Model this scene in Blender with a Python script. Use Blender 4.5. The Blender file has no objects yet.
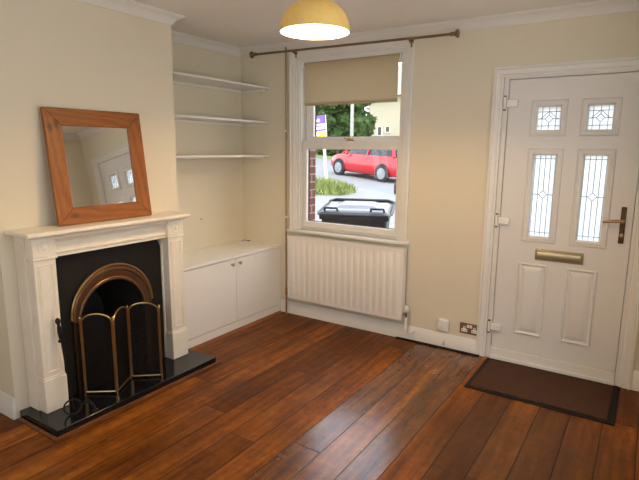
import bpy, bmesh, math, random
from mathutils import Vector, Matrix
random.seed(7)
PI = math.pi
SC = bpy.context.scene
C = SC.collection
V = Vector

# ------------------------------------------------------------------ helpers
def new(): return bmesh.new()

def box(bm, x0, x1, y0, y1, z0, z1):
    vs = [bm.verts.new((x, y, z)) for x in (x0, x1) for y in (y0, y1) for z in (z0, z1)]
    for f in ((0,1,3,2), (4,6,7,5), (0,4,5,1), (2,3,7,6), (0,2,6,4), (1,5,7,3)):
        bm.faces.new([vs[i] for i in f])
    return vs

def prism(bm, pts, axis, a, b):
    """extrude a 2D polygon along an axis from a to b; pts are the two other coords in xyz order"""
    def mk(p, t):
        q = list(p); q.insert(axis, t); return bm.verts.new(q)
    A = [mk(p, a) for p in pts]; B = [mk(p, b) for p in pts]
    n = len(pts)
    bm.faces.new(A); bm.faces.new(B[::-1])
    for i in range(n):
        bm.faces.new((A[i], B[i], B[(i+1) % n], A[(i+1) % n]))

def cyl(bm, p, q, r, n=12, r2=None):
    p, q = V(p), V(q); d = (q - p).normalized()
    u = d.orthogonal().normalized(); w = d.cross(u)
    r2 = r if r2 is None else r2
    A = [bm.verts.new(p + (u*math.cos(2*PI*i/n) + w*math.sin(2*PI*i/n))*r) for i in range(n)]
    B = [bm.verts.new(q + (u*math.cos(2*PI*i/n) + w*math.sin(2*PI*i/n))*r2) for i in range(n)]
    bm.faces.new(A[::-1]); bm.faces.new(B)
    for i in range(n): bm.faces.new((A[i], A[(i+1) % n], B[(i+1) % n], B[i]))

def tube(bm, pts, r, n=8, closed=False):
    pts = [V(p) for p in pts]; m = len(pts); rings = []
    up = None
    for i in range(m):
        a = pts[(i-1) % m] if (closed or i > 0) else pts[i]
        b = pts[(i+1) % m] if (closed or i < m-1) else pts[i]
        d = (b - a).normalized()
        if up is None: up = d.orthogonal().normalized()
        up = (up - d*up.dot(d)).normalized(); w = d.cross(up)
        rr = r[i] if isinstance(r, (list, tuple)) else r
        rings.append([bm.verts.new(pts[i] + (up*math.cos(2*PI*k/n) + w*math.sin(2*PI*k/n))*rr) for k in range(n)])
    for i in range(m if closed else m-1):
        A, B = rings[i], rings[(i+1) % m]
        for k in range(n): bm.faces.new((A[k], A[(k+1) % n], B[(k+1) % n], B[k]))
    if not closed:
        bm.faces.new(rings[0][::-1]); bm.faces.new(rings[-1])

def lathe(bm, prof, c=(0,0,0), axis='z', n=32, cap=True):
    """prof: list of (radius, height)"""
    c = V(c); rings = []
    for r, h in prof:
        ring = []
        for k in range(n):
            a = 2*PI*k/n; x, y = r*math.cos(a), r*math.sin(a)
            p = {'z': (x, y, h), 'x': (h, x, y), 'y': (y, h, x)}[axis]
            ring.append(bm.verts.new(c + V(p)))
        rings.append(ring)
    for A, B in zip(rings, rings[1:]):
        for k in range(n): bm.faces.new((A[k], A[(k+1) % n], B[(k+1) % n], B[k]))
    if cap:
        if prof[0][0] > 1e-5: bm.faces.new(rings[0][::-1])
        if prof[-1][0] > 1e-5: bm.faces.new(rings[-1])

def ball(bm, c, r, sub=2, s=(1,1,1)):
    bmesh.ops.create_icosphere(bm, subdivisions=sub, radius=r, matrix=Matrix.Translation(c) @ Matrix.Diagonal((*s, 1)))

def grid_solid(bm, xs, ys, zs, solid):
    """only the outside faces of the solid cells of a grid"""
    nx, ny, nz = len(xs)-1, len(ys)-1, len(zs)-1
    S = lambda i, j, k: 0 <= i < nx and 0 <= j < ny and 0 <= k < nz and solid((xs[i]+xs[i+1])/2, (ys[j]+ys[j+1])/2, (zs[k]+zs[k+1])/2)
    vc = {}
    def v(i, j, k):
        if (i, j, k) not in vc: vc[(i, j, k)] = bm.verts.new((xs[i], ys[j], zs[k]))
        return vc[(i, j, k)]
    for i in range(nx):
        for j in range(ny):
            for k in range(nz):
                if not S(i, j, k): continue
                for d, q in (((-1,0,0), ((0,0,0),(0,0,1),(0,1,1),(0,1,0))), ((1,0,0), ((1,0,0),(1,1,0),(1,1,1),(1,0,1))),
                             ((0,-1,0), ((0,0,0),(1,0,0),(1,0,1),(0,0,1))), ((0,1,0), ((0,1,0),(0,1,1),(1,1,1),(1,1,0))),
                             ((0,0,-1), ((0,0,0),(0,1,0),(1,1,0),(1,0,0))), ((0,0,1), ((0,0,1),(1,0,1),(1,1,1),(0,1,1)))):
                    if not S(i+d[0], j+d[1], k+d[2]):
                        bm.faces.new([v(i+a, j+b, k+c) for a, b, c in q])

def sweep_path(bm, path, prof, closed=False):
    """mitred horizontal sweep. path: (x,y) points, prof: (offset to the left of travel, z)"""
    m = len(path); P = [V(p) for p in path]; rings = []
    for i in range(m):
        d0 = (P[i] - P[i-1]).normalized() if (closed or i > 0) else None
        d1 = (P[(i+1) % m] - P[i]).normalized() if (closed or i < m-1) else None
        d0 = d0 or d1; d1 = d1 or d0
        n0, n1 = V((-d0.y, d0.x)), V((-d1.y, d1.x))
        b = (n0 + n1) / (1 + n0.dot(n1))
        rings.append([bm.verts.new((P[i].x + b.x*o, P[i].y + b.y*o, z)) for o, z in prof])
    k = len(prof)
    for i in range(m if closed else m-1):
        A, B = rings[i], rings[(i+1) % m]
        for j in range(k): bm.faces.new((A[j], B[j], B[(j+1) % k], A[(j+1) % k]))
    if not closed: bm.faces.new(rings[0]); bm.faces.new(rings[-1][::-1])

def frame_sweep(bm, x0, x1, z0, z1, prof, y=0, fill=False):
    """mitred rectangular moulding on a plane facing -y. prof: (inward distance, height towards the room)"""
    rings = []
    for d, h in prof:
        rings.append([bm.verts.new((x, y-h, z)) for x, z in ((x0+d, z0+d), (x1-d, z0+d), (x1-d, z1-d), (x0+d, z1-d))])
    for A, B in zip(rings, rings[1:]):
        for k in range(4): bm.faces.new((A[k], A[(k+1) % 4], B[(k+1) % 4], B[k]))
    if fill: bm.faces.new(rings[-1])

def obj(name, bm, mat, parent=None, bevel=0, smooth=True, segs=2, angle=35):
    bmesh.ops.recalc_face_normals(bm, faces=bm.faces)
    me = bpy.data.meshes.new(name); bm.to_mesh(me); bm.free()
    if mat: me.materials.append(mat)
    if smooth:
        for p in me.polygons: p.use_smooth = True
        me.set_sharp_from_angle(angle=math.radians(angle))
    o = bpy.data.objects.new(name, me); C.objects.link(o)
    if parent is not None:
        o.parent = parent
    if bevel:
        m = o.modifiers.new('bevel', 'BEVEL'); m.width = bevel; m.segments = segs; m.limit_method = 'ANGLE'; m.angle_limit = math.radians(40)
        m.harden_normals = False
    return o

def tag(o, label, cat, group=None, kind=None):
    o['label'] = label; o['category'] = cat
    if group: o['group'] = group
    if kind: o['kind'] = kind
    return o

def thing(name, label, cat, loc=(0,0,0), rot=(0,0,0), group=None):
    o = bpy.data.objects.new(name, None); C.objects.link(o)
    o.empty_display_size = .1; o.location = loc; o.rotation_euler = rot
    return tag(o, label, cat, group)

def at(t, name, bm, mat, **k):
    """part whose mesh is written in world coordinates under an unrotated thing"""
    bmesh.ops.translate(bm, verts=bm.verts, vec=-V(t.location))
    return obj(name, bm, mat, t, **k)

def sub(p, name, bm, mat, **k):
    """sub-part written in world coordinates, of a part of an unrotated thing"""
    root = p
    while root.parent is not None: root = root.parent
    bmesh.ops.translate(bm, verts=bm.verts, vec=-V(root.location))
    return obj(name, bm, mat, p, **k)

def struct(name, bm, mat, label=None, parent=None, **k):
    o = obj(name, bm, mat, parent, **k); o['kind'] = 'structure'
    if label: o['label'] = label
    return o

def copy_tree(o, parent=None):
    c = o.copy(); C.objects.link(c)
    if parent is not None: c.parent = parent
    for ch in list(o.children): copy_tree(ch, c)
    return c

# ------------------------------------------------------------------ materials
class N:
    def __init__(s, name):
        s.m = bpy.data.materials.new(name); s.m.use_nodes = True
        s.t = s.m.node_tree; s.t.nodes.clear()
        s.out = s.t.nodes.new('ShaderNodeOutputMaterial')
    def n(s, typ, **k):
        nd = s.t.nodes.new('ShaderNode' + typ)
        for a, v in k.items():
            if a.startswith('i_'): s.set(nd.inputs[a[2:].replace('_', ' ')], v)
            else: setattr(nd, a, v)
        return nd
    def set(s, sock, v):
        if isinstance(v, bpy.types.NodeSocket): s.t.links.new(v, sock)
        elif isinstance(v, bpy.types.Node): s.t.links.new(v.outputs[0], sock)
        else: sock.default_value = v
    def math(s, op, a, b=0.0, clamp=False):
        nd = s.t.nodes.new('ShaderNodeMath'); nd.operation = op; nd.use_clamp = clamp
        s.set(nd.inputs[0], a); s.set(nd.inputs[1], b); return nd.outputs[0]
    def mix(s, f, a, b, blend='MIX'):
        nd = s.t.nodes.new('ShaderNodeMix'); nd.data_type = 'RGBA'; nd.blend_type = blend
        s.set(nd.inputs['Factor'], f)
        for k, v in ((6, a), (7, b)):
            s.set(nd.inputs[k], (*v, 1) if isinstance(v, tuple) and len(v) == 3 else v)
        return nd.outputs[2]
    def ramp(s, f, stops, interp='LINEAR'):
        nd = s.t.nodes.new('ShaderNodeValToRGB'); nd.color_ramp.interpolation = interp
        e = nd.color_ramp.elements
        while len(e) < len(stops): e.new(.5)
        for el, (p, c) in zip(e, stops):
            el.position = p; el.color = (*c, 1) if len(c) == 3 else c
        s.set(nd.inputs[0], f); return nd.outputs[0]
    def coord(s, kind='Object', scale=(1,1,1)):
        tc = s.t.nodes.new('ShaderNodeTexCoord'); mp = s.t.nodes.new('ShaderNodeMapping')
        mp.inputs['Scale'].default_value = scale
        s.t.links.new(tc.outputs[kind], mp.inputs[0]); return mp.outputs[0]
    def noise(s, vec, scale, detail=4, rough=.5):
        nd = s.t.nodes.new('ShaderNodeTexNoise'); nd.inputs['Scale'].default_value = scale
        nd.inputs['Detail'].default_value = detail; nd.inputs['Roughness'].default_value = rough
        s.set(nd.inputs['Vector'], vec); return nd.outputs[0]
    def bump(s, h, strength=.2, dist=.01):
        nd = s.t.nodes.new('ShaderNodeBump'); nd.inputs['Strength'].default_value = strength
        nd.inputs['Distance'].default_value = dist; s.set(nd.inputs['Height'], h); return nd.outputs[0]
    def bsdf(s, color, rough=.5, metal=0, normal=None, **k):
        nd = s.t.nodes.new('ShaderNodeBsdfPrincipled')
        s.set(nd.inputs['Base Color'], (*color, 1) if isinstance(color, tuple) and len(color) == 3 else color)
        s.set(nd.inputs['Roughness'], rough); s.set(nd.inputs['Metallic'], metal)
        if normal is not None: s.set(nd.inputs['Normal'], normal)
        for a, v in k.items(): s.set(nd.inputs[a.replace('_', ' ')], v)
        return nd.outputs[0]
    def done(s, sh):
        s.t.links.new(sh, s.out.inputs[0]); return s.m

def mat_plain(name, col, rough=.5, metal=0, var=.06, scale=6, bump=.0, bscale=60, **k):
    n = N(name); co = n.coord()
    f = n.noise(co, scale)
    c = n.mix(f, tuple(min(1, x*(1-var)) for x in col), tuple(min(1, x*(1+var)) for x in col))
    nm = n.bump(n.noise(co, bscale, 6), bump, .003) if bump else None
    return n.done(n.bsdf(c, rough, metal, nm, **k))

def mat_wood(name, dark, light, rough=.4, axis=2, knots=True, ring=16, seed=0.0):
    n = N(name)
    sc = [9, 9, 9]; sc[axis] = 1.1
    co = n.coord('Object', tuple(sc))
    w = n.noise(co, 1.6, 3)
    wav = n.n('TexWave', wave_type='BANDS', bands_direction='DIAGONAL')
    n.set(wav.inputs['Vector'], co); wav.inputs['Scale'].default_value = 1.4
    wav.inputs['Distortion'].default_value = 7; wav.inputs['Detail'].default_value = 3
    fine = n.noise(co, ring, 5)
    f = n.math('ADD', n.math('MULTIPLY', wav.outputs[1], .28), n.math('MULTIPLY', fine, .72))
    c = n.ramp(f, [(.25, dark), (.7, light)])
    if knots:
        v = n.n('TexVoronoi'); v.inputs['Scale'].default_value = 7
        n.set(v.inputs['Vector'], n.coord('Object', tuple(1.0 if i != axis else .6 for i in range(3))))
        k = n.ramp(v.outputs['Distance'], [(.06, (1,1,1)), (.17, (0,0,0))])
        c = n.mix(n.math('MULTIPLY', k, .8), c, tuple(x*.25 for x in dark))
    nm = n.bump(fine, .06, .002)
    return n.done(n.bsdf(c, rough, 0, nm))

def mat_floor():
    n = N('oak floorboards')
    geo = n.n('NewGeometry'); sep = n.n('SeparateXYZ'); n.set(sep.inputs[0], geo.outputs['Position'])
    x, y = sep.outputs[0], sep.outputs[1]
    wob = n.math('MULTIPLY', n.math('SUBTRACT', n.noise(geo.outputs['Position'], .8, 2), .5), .03)
    u = n.math('DIVIDE', n.math('ADD', n.math('ADD', x, wob), 8.62), .176)
    row = n.math('FLOOR', u); fu = n.math('FRACT', u)
    r1 = n.n('TexWhiteNoise', noise_dimensions='1D'); n.set(r1.inputs['W'], row)
    v = n.math('DIVIDE', n.math('ADD', n.math('ADD', y, 20.0), n.math('MULTIPLY', r1.outputs[0], 3.0)), 2.3)
    pl = n.math('FLOOR', v); fv = n.math('FRACT', v)
    cmb = n.n('CombineXYZ'); n.set(cmb.inputs[0], row); n.set(cmb.inputs[1], pl)
    r2 = n.n('TexWhiteNoise', noise_dimensions='2D'); n.set(r2.inputs['Vector'], cmb.outputs[0])
    rnd = r2.outputs[0]; sepc = n.n('SeparateColor'); n.set(sepc.inputs[0], r2.outputs[1])
    # grain, different on each board
    g = n.n('CombineXYZ'); n.set(g.inputs[0], n.math('MULTIPLY', x, 26)); n.set(g.inputs[1], n.math('MULTIPLY', y, 2.2)); n.set(g.inputs[2], n.math('MULTIPLY', rnd, 37))
    g1 = n.noise(g.outputs[0], 1.0, 6, .62)
    g2 = n.noise(g.outputs[0], .32, 3, .5)
    f = n.math('ADD', n.math('MULTIPLY', g1, .6), n.math('MULTIPLY', g2, .4))
    base = n.ramp(f, [(.34, FLOOR_D), (.5, FLOOR_M), (.68, FLOOR_L)])
    tone = n.ramp(rnd, [(0, (.60, .56, .52)), (.5, (.95, .93, .9)), (1, (1.42, 1.42, 1.3))])
    c = n.mix(1.0, base, tone, 'MULTIPLY')
    mot = n.noise(geo.outputs['Position'], 17, 5, .7)
    c = n.mix(1.0, c, n.ramp(mot, [(.3, (.70, .66, .62)), (.7, (1.25, 1.25, 1.2))]), 'MULTIPLY')
    # worn, greyer patches and dark stains (large blotches)
    blot = n.noise(geo.outputs['Position'], 1.7, 5, .6)
    c = n.mix(n.ramp(blot, [(.46, (0,0,0)), (.72, (.55,.55,.55))]), c, (.04, .015, .006))
    # walk-worn darker boards in front of the entrance
    vd = n.n('VectorMath', operation='DISTANCE'); n.set(vd.inputs[0], geo.outputs['Position']); vd.inputs[1].default_value = (2.95, -1.2, 0)
    worn = n.math('MULTIPLY', n.ramp(n.math('ADD', vd.outputs['Value'], n.math('MULTIPLY', blot, .5)), [(.55, (1,1,1)), (1.0, (0,0,0))]), .62)
    c = n.mix(worn, c, (.055, .030, .016))
    # knots
    vo = n.n('TexVoronoi'); vo.inputs['Scale'].default_value = 1.0
    kc = n.n('CombineXYZ'); n.set(kc.inputs[0], n.math('MULTIPLY', x, 4.2)); n.set(kc.inputs[1], n.math('MULTIPLY', y, 1.9)); n.set(kc.inputs[2], n.math('MULTIPLY', rnd, 9))
    n.set(vo.inputs['Vector'], kc.outputs[0])
    kn = n.ramp(vo.outputs['Distance'], [(.02, (1,1,1)), (.085, (0,0,0))])
    c = n.mix(n.math('MULTIPLY', kn, .7), c, (.03, .012, .006))
    # gaps
    e = n.math('MINIMUM', fu, n.math('SUBTRACT', 1.0, fu))
    ev = n.math('MULTIPLY', n.math('MINIMUM', fv, n.math('SUBTRACT', 1.0, fv)), 13)
    ed = n.math('MINIMUM', e, ev)
    gap = n.ramp(ed, [(.010, (1,1,1)), (.028, (0,0,0))])
    c = n.mix(n.math('MULTIPLY', gap, .92), c, (.016, .008, .005))
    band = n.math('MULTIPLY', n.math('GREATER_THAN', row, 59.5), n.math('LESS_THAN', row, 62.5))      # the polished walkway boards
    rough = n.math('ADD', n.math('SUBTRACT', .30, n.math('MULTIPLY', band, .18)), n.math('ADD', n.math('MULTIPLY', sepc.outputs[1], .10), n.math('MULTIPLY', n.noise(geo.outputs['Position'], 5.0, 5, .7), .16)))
    hgt = n.math('ADD', n.math('ADD', n.math('MULTIPLY', g1, .25), n.math('MULTIPLY', n.math('SUBTRACT', 1.0, gap), 1.0)), n.math('MULTIPLY', n.noise(geo.outputs['Position'], 3.5, 3), .6))
    nm = n.bump(hgt, .20, .006)
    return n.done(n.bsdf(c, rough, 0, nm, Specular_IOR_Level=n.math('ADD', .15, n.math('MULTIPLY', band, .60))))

FLOOR_D = (.068, .0175, .0024); FLOOR_M = (.190, .058, .0068); FLOOR_L = (.34, .122, .017)

def mat_brick():
    n = N('red brick'); co = n.coord('Object')
    sw = n.n('SeparateXYZ'); n.set(sw.inputs[0], co)
    cb = n.n('CombineXYZ'); n.set(cb.inputs[0], n.math('ADD', sw.outputs[0], sw.outputs[1])); n.set(cb.inputs[1], sw.outputs[2])
    b = n.n('TexBrick'); n.set(b.inputs['Vector'], cb.outputs[0])
    b.inputs['Scale'].default_value = 1; b.inputs['Brick Width'].default_value = .225; b.inputs['Row Height'].default_value = .075
    b.inputs['Mortar Size'].default_value = .006
    b.inputs['Color1'].default_value = (.20, .065, .04, 1); b.inputs['Color2'].default_value = (.13, .05, .035, 1); b.inputs['Mortar'].default_value = (.32, .28, .24, 1)
    return n.done(n.bsdf(b.outputs[0], .9))

def mat_emit(name, col, s):
    n = N(name); e = n.n('Emission'); e.inputs[0].default_value = (*col, 1); e.inputs[1].default_value = s
    return n.done(e.outputs[0])

def mat_glass(name, tint=(1,1,1), gloss=.08):
    n = N(name); t = n.n('BsdfTransparent'); t.inputs[0].default_value = (*tint, 1)
    g = n.n('BsdfGlossy'); g.inputs['Roughness'].default_value = .02
    lw = n.n('LayerWeight'); lw.inputs[0].default_value = .25
    mx = n.n('MixShader'); n.set(mx.inputs[0], n.math('ADD', n.math('MULTIPLY', lw.outputs['Facing'], .07), gloss*.15))
    n.t.links.new(t.outputs[0], mx.inputs[1]); n.t.links.new(g.outputs[0], mx.inputs[2])
    return n.done(mx.outputs[0])

def mat_frosted():
    n = N('obscure door glass'); co = n.coord('Object')
    h = n.noise(co, 55, 4); nm = n.bump(h, .7, .01)
    tr = n.n('BsdfTranslucent'); n.set(tr.inputs[0], n.mix(n.noise(co, 26, 4), (.74, .76, .77), (1, .99, .98))); n.set(tr.inputs['Normal'], nm)
    tp = n.n('BsdfTransparent'); tp.inputs[0].default_value = (.88, .9, .9, 1)
    gl = n.n('BsdfGlossy'); gl.inputs['Roughness'].default_value = .15; n.set(gl.inputs['Normal'], nm)
    m1 = n.n('MixShader'); m1.inputs[0].default_value = .25
    n.t.links.new(tr.outputs[0], m1.inputs[1]); n.t.links.new(tp.outputs[0], m1.inputs[2])
    m2 = n.n('MixShader'); m2.inputs[0].default_value = .06
    n.t.links.new(m1.outputs[0], m2.inputs[1]); n.t.links.new(gl.outputs[0], m2.inputs[2])
    return n.done(m2.outputs[0])

def mat_cloth(name, col, trans=.3, scale=260):
    n = N(name); co = n.coord('Object')
    f = n.noise(co, scale, 2); c = n.mix(f, tuple(x*.93 for x in col), tuple(min(1, x*1.05) for x in col))
    d = n.n('BsdfDiffuse'); n.set(d.inputs[0], c); t = n.n('BsdfTranslucent'); n.set(t.inputs[0], c)
    m = n.n('MixShader'); m.inputs[0].default_value = trans
    n.t.links.new(d.outputs[0], m.inputs[1]); n.t.links.new(t.outputs[0], m.inputs[2])
    return n.done(m.outputs[0])

def mat_screen():
    n = N('fine wire mesh'); co = n.coord('Object')
    sp = n.n('SeparateXYZ'); n.set(sp.inputs[0], co)
    def line(s): 
        fr = n.math('FRACT', n.math('MULTIPLY', s, 330)); return n.math('LESS_THAN', fr, .45)
    k = n.math('MAXIMUM', line(sp.outputs[0]), line(sp.outputs[2]))
    b = n.bsdf((.016, .013, .010), .6, .2); t = n.n('BsdfTransparent')
    m = n.n('MixShader'); n.set(m.inputs[0], k); n.t.links.new(t.outputs[0], m.inputs[1]); n.t.links.new(b, m.inputs[2])
    return n.done(m.outputs[0])

def mat_stone():
    n = N('cream limestone'); co = n.coord('Object')
    f = n.noise(co, 3.0, 6, .65); g = n.noise(co, 40, 4)
    c = n.ramp(f, [(.3, (.80, .74, .60)), (.55, (.90, .855, .74)), (.75, (.82, .755, .62))])
    c = n.mix(n.math('MULTIPLY', g, .12), c, (.62, .54, .40))
    return n.done(n.bsdf(c, .5, 0, n.bump(g, .08, .002)))

def mat_granite():
    n = N('black granite'); co = n.coord('Object')
    v = n.noise(co, 160, 2); c = n.ramp(v, [(.55, (.006,.006,.007)), (.75, (.03,.03,.034))])
    return n.done(n.bsdf(c, .12, 0))

def mat_wall(name, col, rough=.75):
    n = N(name); geo = n.n('NewGeometry'); p = geo.outputs['Position']
    c = n.mix(n.noise(p, 1.2, 3), tuple(x*.975 for x in col), tuple(min(1, x*1.02) for x in col))
    nm = n.bump(n.math('ADD', n.noise(p, 90, 4), n.math('MULTIPLY', n.noise(p, 5, 3), 2.)), .09, .004)
    return n.done(n.bsdf(c, rough, 0, nm, Specular_IOR_Level=.3))

def mat_ground(name, a, b, scale, rough=.9):
    n = N(name); geo = n.n('NewGeometry'); p = geo.outputs['Position']
    c = n.mix(n.noise(p, scale, 6, .7), a, b)
    return n.done(n.bsdf(c, rough, 0, n.bump(n.noise(p, scale*12, 4), .4, .02)))

def mat_leaf(name, a, b):
    n = N(name); oi = n.n('NewGeometry'); f = n.noise(oi.outputs['Position'], 2.2, 4, .7)
    c = n.ramp(f, [(.3, a), (.7, b)])
    d = n.n('BsdfDiffuse'); n.set(d.inputs[0], c); t = n.n('BsdfTranslucent'); n.set(t.inputs[0], c)
    m = n.n('MixShader'); m.inputs[0].default_value = .25
    n.t.links.new(d.outputs[0], m.inputs[1]); n.t.links.new(t.outputs[0], m.inputs[2]); return n.done(m.outputs[0])

WALL = (.745, .685, .545)
M = dict(
    wall=mat_wall('cream emulsion', WALL), ceil=mat_wall('white ceiling paint', (.85, .82, .77), .85),
    white=mat_plain('white gloss paint', (.80, .785, .74), .32, var=.015),
    cab=mat_plain('white satin paint', (.88, .865, .82), .42, var=.015),
    shelf=mat_plain('white shelf paint', (.83, .815, .77), .4),
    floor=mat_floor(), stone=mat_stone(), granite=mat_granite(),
    pvc=mat_plain('white door skin', (.745, .73, .70), .38, var=.015),
    rad=mat_plain('radiator enamel', (.88, .855, .79), .28, var=.01),
    plastic=mat_plain('white plastic', (.86, .85, .82), .3),
    iron=mat_plain('black cast iron', (.009, .0085, .008), .55, .0, var=.3, bump=.2, bscale=90, Specular_IOR_Level=.25),
    soot=mat_plain('sooty iron', (.007, .006, .0055), .75, var=.4, bump=.4, bscale=40),
    copper=mat_plain('burnished arch', (.20, .11, .055), .38, .75, var=.25, scale=9),
    dullcopper=mat_plain('dark copper arch foot', (.045, .026, .015), .5, .6, var=.3),  # darker copper for the lower ends of the arch
    brass=mat_plain('aged brass', (.46, .30, .13), .30, 1.0, var=.2),
    tarnish=mat_plain('tarnished brass', (.40, .25, .115), .32, 1.0, var=.2),
    letter=mat_plain('satin gold', (.46, .37, .21), .30, 1.0, var=.1),
    bronze=mat_plain('bronze rod', (.25, .165, .10), .38, .7, var=.15),
    darkmetal=mat_plain('dark handle plate', (.10, .055, .03), .35, .7),
    socket=mat_plain('antique brass plate', (.27, .155, .07), .38, .75, var=.2),
    chrome=mat_plain('chrome', (.7, .69, .66), .2, 1.0),
    pine=mat_wood('waxed pine upright', (.20, .060, .0085), (.32, .108, .016), .42, 2),
    pineh=mat_wood('waxed pine rail', (.20, .060, .0085), (.32, .108, .016), .42, 1),
    bead=mat_wood('oak beading', (.09, .028, .006), (.17, .055, .012), .4, 1, knots=False),
    mirror=mat_plain('silvered mirror', (.88, .89, .88), .015, 1.0, var=.0),
    yellow=mat_cloth('mustard lampshade', (.90, .63, .215), .06, 30),
    shadein=mat_plain('white shade lining', (.93, .91, .86), .5),
    bulb=mat_emit('bulb glow', (1, .63, .28), 1090),
    blind=mat_cloth('beige blind fabric', (.56, .46, .30), .14),
    coir=mat_plain('brown coir', (.056, .019, .006), 1.0, var=.4, scale=90, bump=.9, bscale=240),
    rubber=mat_plain('black rubber edge', (.010, .009, .008), .7, var=.2, Specular_IOR_Level=.2),
    glass=mat_glass('window glass'), frosted=mat_frosted(), lead=mat_plain('lead came', (.17, .18, .19), .5, .3),
    screen=mat_screen(), brick=mat_brick(),
    binlid=mat_plain('grey bin lid plastic', (.14, .15, .165), .22), bin=mat_plain('black bin plastic', (.035, .036, .04), .5),
    red=mat_plain('red car paint', (.50, .010, .018), .22, Coat_Weight=.6), carglass=mat_plain('dark car glass', (.02, .025, .03), .08),
    tyre=mat_plain('tyre rubber', (.02, .02, .02), .8), alloy=mat_plain('alloy wheel', (.30, .31, .33), .35, .6), amber=mat_plain('red lens', (.5, .02, .02), .2),
    clear=mat_plain('headlamp lens', (.8, .8, .82), .15),
    tarmac=mat_ground('pale tarmac', (.19, .187, .185), (.25, .247, .245), 1.6), paving=mat_ground('concrete paving', (.21, .20, .185), (.29, .28, .265), 2.2),
    turf=mat_ground('verge turf', (.14, .20, .05), (.26, .31, .10), 3.0),
    grass=mat_leaf('pale grass leaf', (.14, .20, .05), (.36, .38, .14)), hedge=mat_leaf('dark hedge leaf', (.025, .055, .018), (.13, .19, .07)),
    hedgeb=mat_leaf('olive hedge leaf', (.04, .07, .02), (.19, .23, .09)),
    bark=mat_plain('bark', (.10, .075, .055), .9, var=.3), pole=mat_plain('weathered pole', (.36, .34, .31), .8, var=.2),
    render=mat_plain('cream render', (.56, .49, .37), .85), tile=mat_plain('roof tile', (.40, .27, .21), .85, var=.2),
    sgn_white=mat_plain('sign white', (.85, .85, .88), .5), sgn_purple=mat_plain('sign purple', (.16, .08, .42), .5), sgn_yellow=mat_plain('sign yellow', (.85, .68, .10), .5),
    pipe=mat_plain('shadow browned pipe paint', (.36, .285, .19), .5, var=.1), scuff=mat_plain('bare patch', (.52, .48, .42), .9), black=mat_plain('black cable', (.02, .02, .02), .5),  # pipe: cream paint browned so the colour carries its shadow lines
)

# ------------------------------------------------------------------ room measurements (metres)
H = 2.516; XR = 3.62; YB = -4.6
BX, B1, B2 = .4386, -1.234, -2.52           # chimney breast face, far and near corners

# floor, ceiling
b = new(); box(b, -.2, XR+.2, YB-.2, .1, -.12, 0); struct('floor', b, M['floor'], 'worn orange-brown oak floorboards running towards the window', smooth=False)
b = new(); box(b, -.2, XR+.2, YB-.2, .26, H, H+.15); struct('ceiling', b, M['ceil'], 'plain white ceiling', smooth=False)
# walls
b = new(); box(b, -.2, 0, YB-.2, 0, 0, H); struct('wall_left', b, M['wall'], 'cream alcove wall left of the window', smooth=False)
SY0, SY1, SZ0, SZ1 = -2.95, -1.15, .90, 2.20       # unseen side window, added in the right wall to let in fill daylight
b = new(); grid_solid(b, [XR, XR+.2], [YB-.2, SY0, SY1, 0], [0, SZ0, SZ1, H], lambda x, y, z: not (SY0 < y < SY1 and SZ0 < z < SZ1)); struct('wall_right', b, M['wall'], smooth=False)
b = new()
for ya, yb in ((SY0+.002, SY0+.055), (SY1-.055, SY1-.002), (-2.075, -2.025)): box(b, XR+.06, XR+.12, ya, yb, SZ0+.002, SZ1-.002)
box(b, XR+.06, XR+.12, SY0+.055, SY1-.055, SZ0+.002, SZ0+.055); box(b, XR+.06, XR+.12, SY0+.055, SY1-.055, SZ1-.055, SZ1-.002)
struct('fill_window_right', b, M['white'], 'unseen white casement window added in the right wall for fill light')

GX0, GX1, GZ0, GZ1 = 1.1, 2.6, .85, 2.15               # unseen rear window behind the camera, added for daylight fill
b = new(); grid_solid(b, [0, GX0, GX1, XR], [YB-.2, YB], [0, GZ0, GZ1, H], lambda x, y, z: not (GX0 < x < GX1 and GZ0 < z < GZ1)); struct('wall_back', b, M['wall'], smooth=False)
b = new()
for xa, xb in ((GX0+.002, GX0+.055), (GX1-.055, GX1-.002), (1.825, 1.875)): box(b, xa, xb, YB-.12, YB-.06, GZ0+.002, GZ1-.002)
box(b, GX0+.055, GX1-.055, YB-.12, YB-.06, GZ0+.002, GZ0+.055); box(b, GX0+.055, GX1-.055, YB-.12, YB-.06, GZ1-.055, GZ1-.002)
struct('fill_window_back', b, M['white'], 'unseen white casement window added in the back wall for fill light')
HX0, HX1, HZ0, HZ1 = .665, 1.712, .842, 2.372     # window hole, plaster
DX0, DX1, DZ1 = 2.485, 3.395, 2.118               # door hole
def holes(x, y, z): return not ((HX0 < x < HX1 and HZ0 < z < HZ1) or (DX0 < x < DX1 and z < DZ1))
b = new(); grid_solid(b, [-.2, HX0, HX1, DX0, DX1, XR+.2], [0, .10], [0, HZ0, DZ1, HZ1, H], holes)
struct('wall_front', b, M['wall'], 'cream front wall with the sash window and front door', smooth=False)
QX0, QX1 = .692, 1.676
def holesb(x, y, z): return not ((QX0 < x < QX1 and HZ0 < z < HZ1) or (DX0 < x < DX1 and -.1 < z < DZ1))
b = new(); grid_solid(b, [-.6, QX0, QX1, DX0, DX1, XR+.4], [.10, .27], [-.35, -.1, HZ0, DZ1, HZ1, H+.3], holesb)
struct('wall_outside', b, M['brick'], 'red brick outer face of the front wall', smooth=False)
b = new(); box(b, .675, 1.70, .165, .33, .80, .842); struct('trim_3', b, M['white'], 'outside window sill', bevel=.004)
# chimney breast with the firebox recess
FY = -1.895
b = new(); grid_solid(b, [0, .10, BX], [B2, FY-.265, FY+.265, B1], [0, .80, H], lambda x, y, z: not (x > .1 and FY-.265 < y < FY+.265 and z < .8))
struct('wall_chimney_breast', b, M['wall'], 'cream chimney breast behind the fireplace', smooth=False)
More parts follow.
